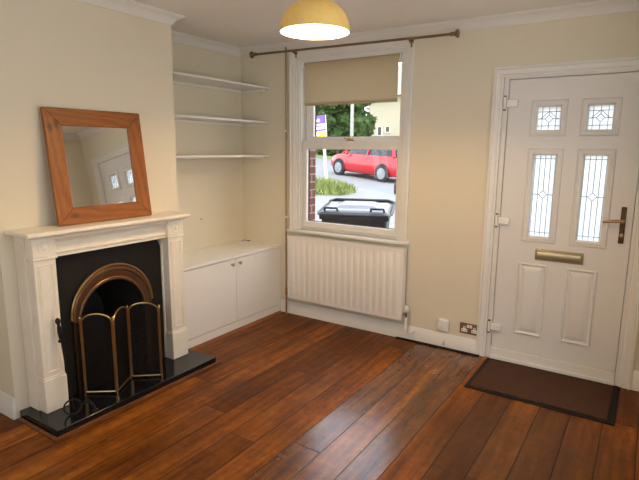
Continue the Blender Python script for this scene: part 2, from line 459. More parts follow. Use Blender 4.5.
# cornice
inner = [(0, 0), (0, B1), (BX, B1), (BX, B2), (0, B2), (0, YB), (XR, YB), (XR, 0)]
pr = [(0, H), (0, H-.066), (.010, H-.066), (.012, H-.058), (.016, H-.052), (.026, H-.038), (.040, H-.025), (.056, H-.016), (.064, H-.012), (.066, H-.006), (.079, H-.006), (.079, H)]
b = new(); sweep_path(b, inner, pr, True); struct('trim_1', b, M['white'], 'white coving round the ceiling', angle=25)
# skirtings
def skirt(h=.118): return [(0, 0), (.018, 0), (.018, h-.03), (.014, h-.024), (.013, h-.014), (.007, h-.006), (.006, h), (0, h)]
b = new(); sweep_path(b, [(2.411, 0), (.482, 0)], skirt()); o = struct('baseboard_front', b, M['white'], 'white skirting below the radiator')
b = new(); prism(b, [(2.135, .022), (2.165, .020), (2.152, .066)], 1, -.0196, -.0182); obj('scuff_patch', b, M['scuff'], o)['label'] = 'pale triangular scuff'
b = new(); sweep_path(b, [(XR, 0), (3.461, 0)], skirt(.135)); struct('baseboard_front_right', b, M['white'], 'short white skirting right of the front door')
b = new(); sweep_path(b, [(XR, YB), (XR, -.02)], skirt(.135)); struct('baseboard_right', b, M['white'])
b = new(); sweep_path(b, [(BX, B2+.018), (BX+.0, B2), (0, B2)][1:], skirt(.13)); struct('baseboard_left', b, M['white'], 'white skirting on the near side of the chimney breast')
# oak beading round the hearth
b = new(); hx, hy0, hy1 = .842, -2.507, -1.273
bp = [(0, 0), (.020, 0), (.019, .007), (.012, .011), (0, .012)]
sweep_path(b, [(BX+.02, hy1), (hx, hy1), (hx, hy0), (BX+.02, hy0)][::-1], [(-o_, z) for o_, z in bp])
struct('trim_2', b, M['bead'], 'thin oak beading round the black hearth')

# ------------------------------------------------------------------ window
win = bpy.data.objects.new('window_1', None); C.objects.link(win); win.location = (1.19, .0, HZ0); win['kind'] = 'structure'; win['label'] = 'white sash window in the front wall'
b = new()     # architrave with a stepped profile, mitred: three sides
ap = [(0, 0), (0, .022), (.016, .026), (.022, .018), (.052, .018), (.058, .012), (.072, .012), (.076, 0)]
def archi(b, x0, x1, z0, z1, ap):
    rows = []
    for d, h in ap: rows.append([b.verts.new(p) for p in ((x0+d, -h, z0), (x0+d, -h, z1-d), (x1-d, -h, z1-d), (x1-d, -h, z0))])
    for A, B in zip(rows, rows[1:]):
        for k in range(3): b.faces.new((A[k], A[k+1], B[k+1], B[k]))
    b.faces.new([r[0] for r in rows]); b.faces.new([r[3] for r in rows][::-1])
archi(b, .589, 1.788, .842, 2.447, ap); at(win, 'architrave', b, M['white'], angle=25)
b = new(); box(b, .583, 1.815, -.060, .03, .818, .842); at(win, 'window_sill', b, M['white'], bevel=.006, segs=3)
b = new()
for x0, x1 in ((.662, .690), (1.690, 1.714)):
    box(b, x0, x1, .0, .165, .842, 2.372)
box(b, .690, 1.690, .0, .165, 2.346, 2.372); box(b, .690, 1.690, .030, .165, .842, .858)
for x0, x1 in ((.690, .702), (1.678, 1.690)):
    box(b, x0, x1, .012, .028, .858, 2.346); box(b, x0, x1, .076, .086, .858, 2.346)
at(win, 'window_frame', b, M['white'], bevel=.002)
def sash(name, x0, x1, gx0, gx1, y0, y1, z0, z1, gz0, gz1):
    b = new(); grid_solid(b, [x0, gx0, gx1, x1], [y0, y1], [z0, gz0, gz1, z1], lambda x, y, z: not (gx0 < x < gx1 and gz0 < z < gz1))
    s = at(win, name, b, M['white'], bevel=.006, segs=2)
    b = new(); box(b, gx0-.004, gx1+.004, (y0+y1)/2+.004, (y0+y1)/2+.008, gz0-.004, gz1+.004); sub(s, 'glass_pane', b, M['glass'], smooth=False)
    yy = (y0+y1)/2+.0085     # black rubber seal outside the pane
    b = new(); grid_solid(b, [gx0+.0005, gx0+.005, gx1-.003, gx1-.0005], [yy, y1+.002], [gz0+.0005, gz0+.004, gz1-.0005], lambda x, y, z: not (gx0+.005 < x < gx1-.003 and z > gz0+.004)); sub(s, 'glazing_seal', b, M['rubber'], smooth=False)
    return s
low = sash('lower_sash', .703, 1.677, .752, 1.654, .030, .074, .860, 1.660, .920, 1.586)
sash('upper_sash', .703, 1.677, .786, 1.650, .088, .130, 1.618, 2.345, 1.698, 2.290)
b = new(); box(b, 1.165, 1.225, .028, .072, 1.6605, 1.668); lathe(b, [(.016, 0), (.016, .012), (.008, .02), (0, .021)], (1.195, .05, 1.668)); cyl(b, (1.195, .05, 1.678), (1.165, .02, 1.684), .005); ball(b, (1.163, .018, 1.684), .009)
sub(low, 'sash_lock', b, M['tarnish'])

# ------------------------------------------------------------------ front door
door = bpy.data.objects.new('door_1', None); C.objects.link(door); door.location = (2.94, 0, 0); door['kind'] = 'structure'; door['label'] = 'white panelled front door with leaded glass'
b = new(); archi(b, 2.411, 3.460, .0, 2.172, [(d*.97, h) for d, h in ap]); at(door, 'architrave', b, M['white'], angle=25)
b = new()
box(b, 2.486, 2.519, -.006, .095, 0.0, 2.117); box(b, 3.363, 3.394, -.006, .095, .0, 2.117); box(b, 2.519, 3.363, -.006, .095, 2.086, 2.117)
box(b, 2.519, 2.545, .054, .095, .094, 2.086); box(b, 3.337, 3.363, .054, .095, .094, 2.086); box(b, 2.545, 3.337, .054, .095, 2.060, 2.086)
at(door, 'door_frame', b, M['pvc'], bevel=.003)
b = new(); box(b, 2.519, 3.363, -.012, .095, 0.0, .094); box(b, 2.519, 3.363, -.022, -.012, .0, .03); box(b, 2.545, 3.337, .054, .095, .094, .12); at(door, 'threshold', b, M['white'], bevel=.004)
PANES = [(2.722, 2.868, 1.728, 1.888), (3.036, 3.184, 1.728, 1.888), (2.722, 2.871, .980, 1.568), (3.034, 3.185, .980, 1.568)]
xs = [2.523, 2.722, 2.870, 3.035, 3.185, 3.359]; zs = [.098, .980, 1.568, 1.728, 1.888, 2.082]
def leaf(x, y, z):
    return not ((2.722 < x < 2.870 or 3.035 < x < 3.185) and (.98 < z < 1.568 or 1.728 < z < 1.888))
b = new(); grid_solid(b, xs, [.004, .05], zs, leaf); lf = at(door, 'door_leaf', b, M['pvc'], smooth=False)
b = new()
for (x0, x1, z0, z1) in ((2.678, 2.912, 1.688, 1.934), (2.996, 3.226, 1.688, 1.934), (2.680, 2.910, .940, 1.606), (2.996, 3.226, .940, 1.606)):
    frame_sweep(b, x0, x1, z0, z1, [(0, 0), (.003, .006), (.010, .010), (.016, .008), (.026, .012), (.034, .012), (.043, .004), (.045, -.014)], .004)
sub(lf, 'pane_moulding', b, M['pvc'], angle=25)
for (x0, x1) in ((2.676, 2.872), (2.996, 3.190)):
    b = new(); frame_sweep(b, x0, x1, .236, .782, [(0, 0), (.003, .009), (.010, .012), (.015, .006), (.020, -.0005), (.026, -.0005), (.030, .002), (.054, .015), (.058, .016)], .004, fill=True)
    sub(lf, 'raised_panel', b, M['pvc'], angle=25)
for i, (x0, x1, z0, z1) in enumerate(PANES):
    b = new(); box(b, x0-.006, x1+.006, .020, .024, z0-.006, z1+.006); p = sub(lf, 'glass_pane', b, M['frosted'], smooth=False)
    b = new(); r = .0022; yy = .0185; cx, cz = (x0+x1)/2, (z0+z1)/2; w = x1-x0
    L = []
    if i < 2:
        for t in (.2, .8): L += [((x0+w*t, z0), (x0+w*t, z1))]
        for t in (.2, .8): L += [((x0, z0+(z1-z0)*t), (x1, z0+(z1-z0)*t))]
        d = .026
        L += [((cx, z0), (cx, cz-d)), ((cx, cz+d), (cx, z1)), ((x0, cz), (cx-d, cz)), ((cx+d, cz), (x1, cz))]
        arc = .052
        for a, c_ in (((cx, cz+arc), (cx-arc, cz)), ((cx, cz+arc), (cx+arc, cz))): L += [(a, c_)]
    else:
        for t in (.27, .73): L += [((x0+w*t, z0), (x0+w*t, z1))]
        for t in (.055, .945): L += [((x0, z0+(z1-z0)*t), (x1, z0+(z1-z0)*t))]
        L += [((x0+.008, z0), (x0+.008, z1)), ((x1-.008, z0), (x1-.008, z1))]
        d = .028; cz += .01
        L += [((cx, z0), (cx, cz-d)), ((cx, cz+d), (cx, z1)), ((x0, cz), (cx-d, cz)), ((cx+d, cz), (x1, cz))]
    L += [((cx-d, cz), (cx, cz+d)), ((cx, cz+d), (cx+d, cz)), ((cx+d, cz), (cx, cz-d)), ((cx, cz-d), (cx-d, cz))]
    for a, c_ in L: cyl(b, (a[0], yy, a[1]), (c_[0], yy, c_[1]), r, 6)
    sub(p, 'leading', b, M['lead']) if False else sub(lf, 'leading', b, M['lead'])
# letterbox
b = new(); box(b, 2.784, 3.097, -.010, .0035, .816, .896); lb = at(door, 'letterbox', b, M['letter'], bevel=.008, segs=3)
b = new(); prism(b, [(-.0101, .828), (-.0175, .832), (-.021, .870), (-.016, .884), (-.0101, .886)], 0, 2.797, 3.084); sub(lb, 'flap', b, M['letter'], bevel=.003)
# handle
b = new(); box(b, 3.289, 3.320, -.008, .0035, .988, 1.232); hp = at(door, 'door_handle', b, M['darkmetal'], bevel=.006, segs=3); hp['label'] = 'dark brass handle plate with a lever'
b = new(); cyl(b, (3.305, -.0081, 1.140), (3.305, -.045, 1.140), .011, 14); tube(b, [(3.312, -.045, 1.140), (3.28, -.050, 1.141), (3.24, -.050, 1.137), (3.205, -.047, 1.133), (3.192, -.040, 1.130)], [.010, .0105, .0095, .009, .008], 12)
sub(hp, 'lever', b, M['brass'])
b = new(); lathe(b, [(.012, -.0082), (.012, -.013), (.0, -.0135)], (3.305, 0, 1.045), 'y', 20); sub(hp, 'lock_cylinder', b, M['letter'])
# hinges
def hinge(z):
    b = new(); cyl(b, (2.500, -.019, z-.042), (2.500, -.019, z+.042), .010, 14); box(b, 2.494, 2.507, -.014, -.0065, z-.035, z+.035)
    h = at(door, 'hinge', b, M['white'])
    b = new(); box(b, 2.513, 2.590, -.024, .0035, z-.028, z+.024); sub(h, 'hinge_flag', b, M['plastic'], bevel=.006)
    b = new(); cyl(b, (2.500, -.019, z+.0425), (2.500, -.019, z+.052), .0085, 12); cyl(b, (2.500, -.019, z-.052), (2.500, -.019, z-.0425), .0085, 12); sub(h, 'hinge_pin', b, M['darkmetal'])
for z in (1.922, 1.080, .258): hinge(z)

# ------------------------------------------------------------------ roller blind, curtain rod, pipe
t = thing('roller_blind', 'beige roller blind half lowered in the sash window', 'blind', (1.19, .012, 1.97))
b = new(); cyl(b, (.745, .006, 2.322), (1.664, .006, 2.322), .017, 20); at(t, 'roller_tube', b, M['blind'])
b = new(); g = 24
top = [b.verts.new((.758 + .902*i/g, -.0114+.0010*math.sin(i*.9), 2.322)) for i in range(g+1)]
bot = [b.verts.new((.758 + .902*i/g, -.0114+.0010*math.sin(i*.9), 1.990)) for i in range(g+1)]
for i in range(g): b.faces.new((top[i], top[i+1], bot[i+1], bot[i]))
at(t, 'fabric', b, M['blind'])
b = new(); box(b, .758, 1.660, -.0160, -.0065, 1.966, 1.992); at(t, 'bottom_bar', b, M['blind'], bevel=.003)
for xa, xb in ((.722, .744), (1.665, 1.677)):
    b = new(); box(b, xa, xb, -.008, .011, 2.295, 2.345); at(t, 'bracket', b, M['plastic'], bevel=.004)

t = thing('curtain_rod', 'thin bronze curtain rod with trumpet ends above the window', 'curtain rod', (1.18, -.08, 2.426))
b = new(); cyl(b, (.255, -.08, 2.442), (2.10, -.08, 2.420), .0095, 16); at(t, 'rod', b, M['bronze'])
for xa, z, s in ((.255, 2.442, -1), (2.10, 2.420, 1)):
    b = new(); lathe(b, [(.016, 0), (.016, s*.008), (.0125, s*.013), (.015, s*.026), (.025, s*.040), (.031, s*.048), (.031, s*.054), (.024, s*.055), (0, s*.051)], (xa, -.08, z), 'x', 24)
    at(t, 'finial', b, M['bronze'])
for xa, z in ((.672, 2.437), (1.772, 2.424)):
    b = new(); lathe(b, [(.018, -.0295), (.018, -.034), (.008, -.036), (.007, -.070)], (xa, 0, z-.012), 'y', 16)
    tube(b, [(xa, -.080+.0135*math.cos(a), z+.0135*math.sin(a)) for a in [PI*(.9+1.2*i/8) for i in range(9)]], .0035, 8)
    box(b, xa-.006, xa+.006, -.030, -.0265, z-.055, z+.02)
    at(t, 'bracket', b, M['bronze'])

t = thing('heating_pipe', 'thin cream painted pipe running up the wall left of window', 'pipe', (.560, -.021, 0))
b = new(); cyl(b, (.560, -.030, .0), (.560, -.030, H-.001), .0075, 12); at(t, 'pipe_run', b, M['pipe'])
for z in (.95, 1.75):
    b = new(); box(b, .549, .571, -.0395, -.0005, z-.008, z+.008); at(t, 'pipe_clip', b, M['plastic'], bevel=.002)

# ------------------------------------------------------------------ radiator
RX0, RX1, RZ0, RZ1, RYF = .628, 1.800, .185, .790, -.105
t = thing('radiator', 'white fluted panel radiator under the sash window', 'radiator', (1.21, -.06, RZ0))
b = new()
nf = 18; m = .022; w = (RX1-RX0-2*m)/nf
def ry(x):
    u = (x-RX0-m)/w; f = u-math.floor(u)
    if u < 0 or u > nf: return 0
    s = min(1, max(0, (min(f, 1-f)-.10)/.12)); return -.009*s
cols = [RX0, RX0+m]
for i in range(nf):
    for f in (.10, .16, .22, .5, .78, .84, .90, 1.0): cols.append(RX0+m+(i+f)*w)
cols.append(RX1)
rows_ = [(RZ0, 0), (RZ0+.028, 0), (RZ0+.050, 1), (RZ1-.075, 1), (RZ1-.048, 0), (RZ1-.012, 0)]
G = [[b.verts.new((x, RYF+.008+ry(x)*k, z)) for x in cols] for z, k in rows_]
for A, B in zip(G, G[1:]):
    for i in range(len(cols)-1): b.faces.new((A[i], A[i+1], B[i+1], B[i]))
Bk = [b.verts.new(p) for p in ((RX0, RYF+.022, RZ0), (RX1, RYF+.022, RZ0), (RX1, RYF+.022, RZ1-.012), (RX0, RYF+.022, RZ1-.012))]
b.faces.new(Bk); b.faces.new([*G[0][::-1], Bk[0], Bk[1]]); b.faces.new([*G[-1], Bk[2], Bk[3]])
b.faces.new([r[0] for r in G] + [Bk[3], Bk[0]]); b.faces.new([r[-1] for r in G[::-1]] + [Bk[1], Bk[2]])
at(t, 'front_panel', b, M['rad'], angle=50)
b = new(); box(b, RX0+.012, RX1-.012, -.046, -.034, RZ0+.01, RZ1-.015); at(t, 'rear_panel', b, M['rad'], bevel=.003)
b = new()
for i in range(58):
    x = RX0+.02+i*(RX1-RX0-.05)/57; box(b, x, x+.0012, RYF+.0235, -.0465, RZ0+.03, RZ1-.03)
at(t, 'convector_fins', b, M['rad'], smooth=False)
b = new()
box(b, RX0-.004, RX1+.004, RYF+.002, RYF+.008, RZ1-.022, RZ1); box(b, RX0-.004, RX1+.004, -.040, -.033, RZ1-.018, RZ1)
for i in range(48):
    x = RX0+i*(RX1-RX0-.012)/47; box(b, x, x+.012, RYF+.008, -.040, RZ1-.006, RZ1-.002)
at(t, 'top_grille', b, M['rad'])
for x0, x1 in ((RX0-.005, RX0-.001), (RX1+.001, RX1+.005)):
    b = new(); box(b, x0, x1, RYF+.012, -.034, RZ0+.03, RZ1-.006); at(t, 'side_panel', b, M['rad'], bevel=.002)
for x in (.80, 1.62):
    b = new(); box(b, x-.015, x+.015, -.0335, -.0005, RZ0+.06, RZ1-.06); at(t, 'wall_bracket', b, M['rad'])
b = new(); cyl(b, (RX1+.005, -.072, RZ0+.055), (RX1+.028, -.072, RZ0+.055), .011, 14); cyl(b, (RX1+.035, -.072, RZ0+.03), (RX1+.035, -.072, RZ0+.075), .012, 14)
vb = at(t, 'valve', b, M['chrome'])
b = new(); lathe(b, [(.017, 0), (.019, .004), (.019, .045), (.015, .056), (0, .058)], (RX1+.035, -.072, RZ0+.0755), 'z', 20); sub(vb, 'valve_head', b, M['plastic'])
b = new(); cyl(b, (RX1+.035, -.072, .090), (RX1+.035, -.072, RZ0+.0295), .0075, 12); tube(b, [(RX1+.035, -.072, .100), (RX1+.045, -.072, .090), (RX1+.085, -.07, .088), (RX1+.092, -.05, .090), (RX1+.092, -.0185, .090)], .0075, 10)
cyl(b, (RX1+.035, -.072, .080), (RX1+.035, -.072, .120), .0115, 12); cyl(b, (RX1+.078, -.071, .088), (RX1+.098, -.071, .088), .0115, 12)
sub(vb, 'pipe_tail', b, M['plastic'])
b = new(); cyl(b, (RX0-.005, -.072, RZ0+.05), (RX0-.030, -.072, RZ0+.05), .010, 12); cyl(b, (RX0-.035, -.072, RZ0+.02), (RX0-.035, -.072, RZ0+.085), .012, 12); cyl(b, (RX0-.035, -.072, .0), (RX0-.035, -.072, RZ0+.0195), .0075, 12)
at(t, 'valve', b, M['tarnish'])

# ------------------------------------------------------------------ sockets, strip, mat
t = thing('double_socket', 'brass double power socket with white inserts beside the door', 'socket', (2.347, 0, .155))
b = new(); box(b, 2.270, 2.425, -.006, -.0005, .153, .241); pl = at(t, 'face_plate', b, M['socket'], bevel=.003)
for cx in (2.308, 2.388):
    b = new(); prism(b, [(cx-.024, .168), (cx+.024, .168), (cx+.024, .190), (cx+.009, .198), (cx+.009, .214), (cx-.009, .214), (cx-.009, .198), (cx-.024, .190)], 1, -.0072, -.0061)
    s = sub(pl, 'socket_insert', b, M['plastic'])
    b = new()
    for dx, dz, w, h in ((0, .204, .004, .009), (-.012, .180, .008, .004), (.012, .180, .008, .004)): box(b, cx+dx-w/2, cx+dx+w/2, -.0078, -.0073, dz-h/2, dz+h/2)
    sub(pl, 'pin_holes', b, M['rubber'], smooth=False)
b = new()
for cx in (2.337, 2.359): box(b, cx-.010, cx+.010, -.0105, -.0061, .205, .230)
sub(pl, 'rocker_switch', b, M['plastic'], bevel=.002)
t = thing('telephone_socket', 'small white telephone box just above the skirting', 'socket', (2.137, 0, .14))
b = new(); box(b, 2.091, 2.183, -.030, -.0005, .142, .240); at(t, 'casing', b, M['plastic'], bevel=.008, segs=3)
b = new(); box(b, 2.110, 2.150, -.0312, -.0302, .158, .185); at(t, 'port_cover', b, M['white'], bevel=.0004)
b = new(); box(b, 1.735, 2.445, -.050, -.0195, .0005, .010); tag(obj('floor_strip', b, M['rubber'], bevel=.003), 'black strip on the floor along the skirting right of radiator', 'strip')

t = thing('doormat', 'brown coir doormat with black border in front of the door', 'doormat', (2.95, -.34, .0005))
b = new(); xx = [2.508, 2.536, 3.362, 3.402]; yy = [-.616, -.584, -.055, -.03]
grid_solid(b, xx, yy, [.0005, .009], lambda x, y, z: not (xx[1] < x < xx[2] and yy[1] < y < yy[2])); at(t, 'border', b, M['rubber'], bevel=.003)
b = new(); bmesh.ops.create_grid(b, x_segments=110, y_segments=70, size=.5)
for v in b.verts: v.co = V((2.949 + v.co.x*.822, -.3195 + v.co.y*.525, .0115 + random.uniform(-.0022, .0022)))
at(t, 'coir_pile', b, M['coir'])

# ------------------------------------------------------------------ fireplace
t = thing('fireplace_surround', 'cream stone fireplace surround with mantel shelf below the mirror', 'fireplace', (BX, FY, .046))
ZT = .956
def leg(y0, y1, mirror):
    b = new(); box(b, BX+.001, .545, y0-.006 if not mirror else y0, y1 if not mirror else y1+.002, .046, ZT+.13)
    l = at(t, 'leg', b, M['stone'], bevel=.004)
    b = new(); box(b, .5455, .612, y0+.006, y1-.006, .262, ZT)
    n_ = 3; pw = (y1-y0-.012)
    frs = [(.0, .0)]
    sub(l, 'pilaster', b, M['stone'], bevel=.004)
    b = new()
    for yc in (y0+.026, y0+.036, y1-.036, y1-.026): cyl(b, (.6115, yc, .29), (.6115, yc, ZT-.03), .0042, 8)
    for zc in (.29, ZT-.03): cyl(b, (.6115, y0+.026, zc), (.6115, y1-.026, zc), .0042, 8)
    sub(l, 'panel_bead', b, M['stone'])
    b = new(); box(b, .5455, .622, y0+.001, y1-.001, .046, .248); box(b, .5455, .617, y0+.004, y1-.004, .248, .2615); sub(l, 'plinth_block', b, M['stone'], bevel=.005)
    b = new(); box(b, .5455, .622, y0-.002, y1+.002, ZT+.0005, ZT+.014); box(b, .5455, .617, y0+.002, y1-.002, ZT+.014, ZT+.127); cb = sub(l, 'corner_block', b, M['stone'], bevel=.004)
    b = new(); lathe(b, [(.036, .6172), (.036, .6200), (.031, .6210), (.028, .6185), (.018, .6185), (.014, .6215), (.008, .623), (0, .6235)], (0, (y0+y1)/2, ZT+.070), 'x', 32); sub(l, 'roundel', b, M['stone'])
leg(-2.437, -2.298, False); leg(-1.493, -1.348, True)
b = new()     # frieze with moulded top and lower bands
prism(b, [(BX+.001, ZT+.002), (.590, ZT+.002), (.590, ZT+.020), (.598, ZT+.024), (.598, ZT+.030), (.588, ZT+.036), (.588, ZT+.088), (.594, ZT+.094), (.604, ZT+.108), (.610, ZT+.112), (.610, ZT+.130), (BX+.001, ZT+.130)], 1, -2.2975, -1.4935) if False else None
P2 = [(BX+.001, ZT+.002), (.590, ZT+.002), (.590, ZT+.020), (.598, ZT+.024), (.598, ZT+.030), (.586, ZT+.036), (.586, ZT+.088), (.594, ZT+.094), (.606, ZT+.108), (.610, ZT+.112), (.610, ZT+.130), (BX+.001, ZT+.130)]
A = [b.verts.new((x, -2.2975, z)) for x, z in P2]; B = [b.verts.new((x, -1.4935, z)) for x, z in P2]
b.faces.new(A); b.faces.new(B[::-1])
for i in range(len(P2)): b.faces.new((A[i], B[i], B[(i+1) % len(P2)], A[(i+1) % len(P2)]))
at(t, 'frieze', b, M['stone'])
b = new(); box(b, BX+.001, .650, -2.452, -1.344, ZT+.1305, ZT+.141); ms = at(t, 'bed_moulding', b, M['stone'], bevel=.004)
b = new(); box(b, BX+.001, .690, -2.490, -1.340, ZT+.1415, ZT+.168); at(t, 'mantel_shelf', b, M['stone'], bevel=.009, segs=3)
MT = ZT+.168

t = thing('hearth', 'polished black granite hearth slab on the oak floor', 'hearth', (.64, FY, 0))
b = new(); box(b, BX+.003, .838, -2.503, -1.278, .0005, .0455); obj_h = at(t, 'slab', b, M['granite'], bevel=.004)
for ch in list(t.children): pass

t = thing('fireplace_insert', 'black cast iron fireplace insert with burnished round arch', 'fireplace', (.53, FY, .046))
PX = .530
def arch_path(r, zc, n=28, z0=.047):
    return [(FY-r, z0), (FY-r, z0+(zc-z0)*.5)] + [(FY-r*math.cos(PI*i/n), zc+r*math.sin(PI*i/n)) for i in range(n+1)] + [(FY+r, z0+(zc-z0)*.5), (FY+r, z0)]
RO, ZO, RI, ZI = .306, .530, .236, .490
outer = arch_path(RO, ZO); innerp = arch_path(RI, ZI)
b = new()     # back plate with the arched opening
def rectpt(y, z):
    # walk the rectangle outline in step with the arch
    return None
Y0, Y1, Z1 = -2.2955, -1.4955, ZT+.0
outl = []
np_ = len(innerp)
for i, (y, z) in enumerate(innerp):
    if i < 2: outl.append((Y0, z))
    elif i >= np_-2: outl.append((Y1, z))
    else:
        a = PI*(i-2)/(np_-5); c_, s_ = -math.cos(a), math.sin(a)
        k = min((abs((Y1-Y0)/2/c_) if abs(c_) > 1e-6 else 9e9), ((Z1-ZI)/s_ if s_ > 1e-6 else 9e9))
        outl.append((FY+c_*k, ZI+s_*k))
def strip(b, A, B):
    for i in range(len(A)-1): b.faces.new((A[i], A[i+1], B[i+1], B[i]))
i0 = [b.verts.new((PX, y, z)) for y, z in innerp]; o0 = [b.verts.new((PX, y, z)) for y, z in outl]
i1 = [b.verts.new((PX-.02, y, z)) for y, z in innerp]; o1 = [b.verts.new((PX-.02, y, z)) for y, z in outl]
strip(b, i0, o0); strip(b, i1, o1); strip(b, i0, i1); strip(b, o0, o1)
at(t, 'back_plate', b, M['iron'], angle=30)
PROF = ((0.16, .0005), (.16, .014), (.22, .020), (.34, .020), (.42, .012), (.58, .010), (.78, .004), (.84, .009), (.94, .009), (1.0, .003), (1.0, -.03))
def arch_part(name, idx, mat):
    b = new(); rows = []
    for tt, h in PROF:
        rows.append([b.verts.new((PX+h, yo+(yi-yo)*tt, zo+(zi-zo)*tt)) for (yo, zo), (yi, zi) in [(outer[i], innerp[i]) for i in idx]])
    for A, B in zip(rows, rows[1:]): strip(b, A, B)
    b.faces.new([r_[0] for r_ in rows]); b.faces.new([r_[-1] for r_ in rows[::-1]])
    return at(t, name, b, mat, angle=25)
arch_part('arch_moulding', range(2, np_-2), M['copper'])
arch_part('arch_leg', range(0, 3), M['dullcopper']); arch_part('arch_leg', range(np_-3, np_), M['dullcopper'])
b = new(); tube(b, [(PX+.009, y, z) for y, z in arch_path(RO-.006, ZO)[2:-2]], .0095, 10); at(t, 'arch_rim', b, M['tarnish'])
b = new(); rows = []
for xk, sc in ((PX-.021, 1.0), (.44, .93), (.30, .80), (.18, .66)):
    rows.append([b.verts.new((xk, FY+(y-FY)*sc, .0475+(z-.0475)*(.5+.5*sc))) for y, z in innerp])
for A, B in zip(rows, rows[1:]): strip(b, A, B)
b.faces.new(rows[-1]); b.faces.new([r[0] for r in rows] + [r[-1] for r in rows[::-1]])
at(t, 'firebox', b, M['soot'])
b = new()    # bowed grate front
def bow(y): return PX+.012+.036*(1-((y-FY)/.215)**2)
for z in (.150, .195, .240, .285, .330):
    tube(b, [(bow(FY-.215+.43*i/14), FY-.215+.43*i/14, z) for i in range(15)], .0075, 8)
for k in range(9):
    y = FY-.19+.38*k/8; cyl(b, (bow(y), y, .145), (bow(y), y, .338), .005, 8)
gr = at(t, 'grate_bars', b, M['iron'])
b = new(); box(b, .47, PX-.022, FY-.20, FY+.20, .135, .148); at(t, 'coal_bed', b, M['soot'])
b = new()
for yy_ in (FY-.13, FY, FY+.13): box(b, PX-.012, PX+.018, yy_-.055, yy_+.055, .060, .130)
box(b, PX-.014, PX+.014, FY-.205, FY+.205, .047, .138); at(t, 'ash_cover', b, M['iron'], bevel=.006)

# fire screen: three hinged mesh leaves
t = thing('fire_screen', 'folding brass fire screen with three arched mesh panels', 'fire screen', (.675, -1.93, .046))
PTS = [(.576, -2.166), (.733, -2.046), (.621, -1.860), (.776, -1.727)]
def sc_panel(p, q):
    p, q = V((*p, 0)), V((*q, 0)); d = (q-p).normalized(); p = p+d*.008; q = q-d*.008; L = (q-p).length
    zt = .520; n = 16
    arc = [p + (q-p)*(.5-.5*math.cos(PI*i/n)) + V((0, 0, zt + .055*math.sin(PI*i/n))) for i in range(n+1)]
    zb = .062
    b = new(); tube(b, [p+V((0,0,zb)), *arc, q+V((0,0,zb))], .0055, 8); cyl(b, p+V((0,0,zb)), q+V((0,0,zb)), .0055, 8)
    pa = at(t, 'panel', b, M['brass'])
    b = new()
    c0 = b.verts.new((p+q)/2+V((0,0,.3))); ring = [b.verts.new(x) for x in [p+V((0,0,zb)), *arc, q+V((0,0,zb))]]
    for i in range(len(ring)): b.faces.new((c0, ring[i], ring[(i+1) % len(ring)]))
    nrm = d.cross(V((0,0,1)))
    bmesh.ops.solidify(b, geom=b.faces[:], thickness=.0008)
    sub(pa, 'wire_mesh', b, M['screen'], smooth=False)
for a, c_ in zip(PTS, PTS[1:]): sc_panel(a, c_)
for p in PTS:
    b = new(); cyl(b, (*p, .0465), (*p, .535), .0045, 8); lathe(b, [(.0075, .530), (.0075, .535), (.004, .539), (.008, .546), (.007, .553), (.003, .558), (0, .560)], (*p, 0), 'z', 12); at(t, 'hinge_post', b, M['brass'])

# poker leaning on the left leg
t = thing('poker', 'black iron poker with turned handle leaning on the left fireplace leg', 'poker', (.705, -2.318, .046))
p0, p1 = V((.700, -2.318, .052)), V((.650, -2.345, .615)); dd = (p1-p0)
b = new(); tube(b, [p0, p0+dd*.12, p0+dd*.74], [.0035, .006, .006], 8); at(t, 'shaft', b, M['iron'])
b = new(); tube(b, [p0+dd*k for k in (.74, .745, .765, .77, .80, .85, .90, .925, .935, .95, .965, .985, 1.0)], [.006, .018, .018, .009, .012, .014, .011, .008, .009, .014, .016, .012, .003], 12)
at(t, 'handle', b, M['iron'])
# small iron tool with a round ring lying against the hearth tools
t = thing('fire_tongs', 'black iron tool with a round ring handle standing on the hearth', 'fire tool', (.735, -2.33, .046))
cr = V((.748, -2.352, .094)); u = V((.45, .89, 0)).normalized()
b = new(); tube(b, [cr + (u*math.cos(2*PI*i/24) + V((0,0,1))*math.sin(2*PI*i/24))*.046 for i in range(24)], .0052, 8, closed=True); at(t, 'ring_handle', b, M['iron'])
b = new(); tube(b, [cr+u*.048, cr+u*.066+V((0,0,.012)), cr+u*.088+V((0,0,.016)), cr+u*.104+V((.004,0,-.012)), cr+u*.112+V((.01,0,-.040))], [.006, .008, .009, .009, .009], 8); lathe(b, [(.018, .0463), (.018, .050), (.008, .056)], tuple(V((cr.x, cr.y, 0))+u*.112+V((.01,0,0))), 'z', 14)
at(t, 'stem', b, M['iron'])

# ------------------------------------------------------------------ mirror on the mantel
W2, HM = .331, .690
t = thing('mirror', 'square pine framed mirror leaning on the mantel shelf', 'mirror', (.540, -1.908, MT+.0008), (0, -math.radians(7.0), 0))
bw = .102
def rail(pts, name, m):
    b = new(); prism(b, pts, 0, .0, .026)
    for v in b.verts:
        pass
    o = obj(name, b, m, t, bevel=.004)
rail([(-W2, 0), (W2, 0), (W2-bw, bw), (-W2+bw, bw)], 'bottom_rail', M['pineh'])
rail([(-W2, HM), (-W2+bw, HM-bw), (W2-bw, HM-bw), (W2, HM)], 'top_rail', M['pineh'])
rail([(-W2, 0), (-W2+bw, bw), (-W2+bw, HM-bw), (-W2, HM)], 'stile', M['pine'])
rail([(W2, 0), (W2, HM), (W2-bw, HM-bw), (W2-bw, bw)], 'stile', M['pine'])
b = new(); box(b, .008, .014, -W2+bw-.006, W2-bw+.006, bw-.006, HM-bw+.006); obj('mirror_glass', b, M['mirror'], t, smooth=False)
b = new(); box(b, .001, .006, -W2+.03, W2-.03, .03, HM-.03); obj('backing_board', b, M['bead'], t, smooth=False)

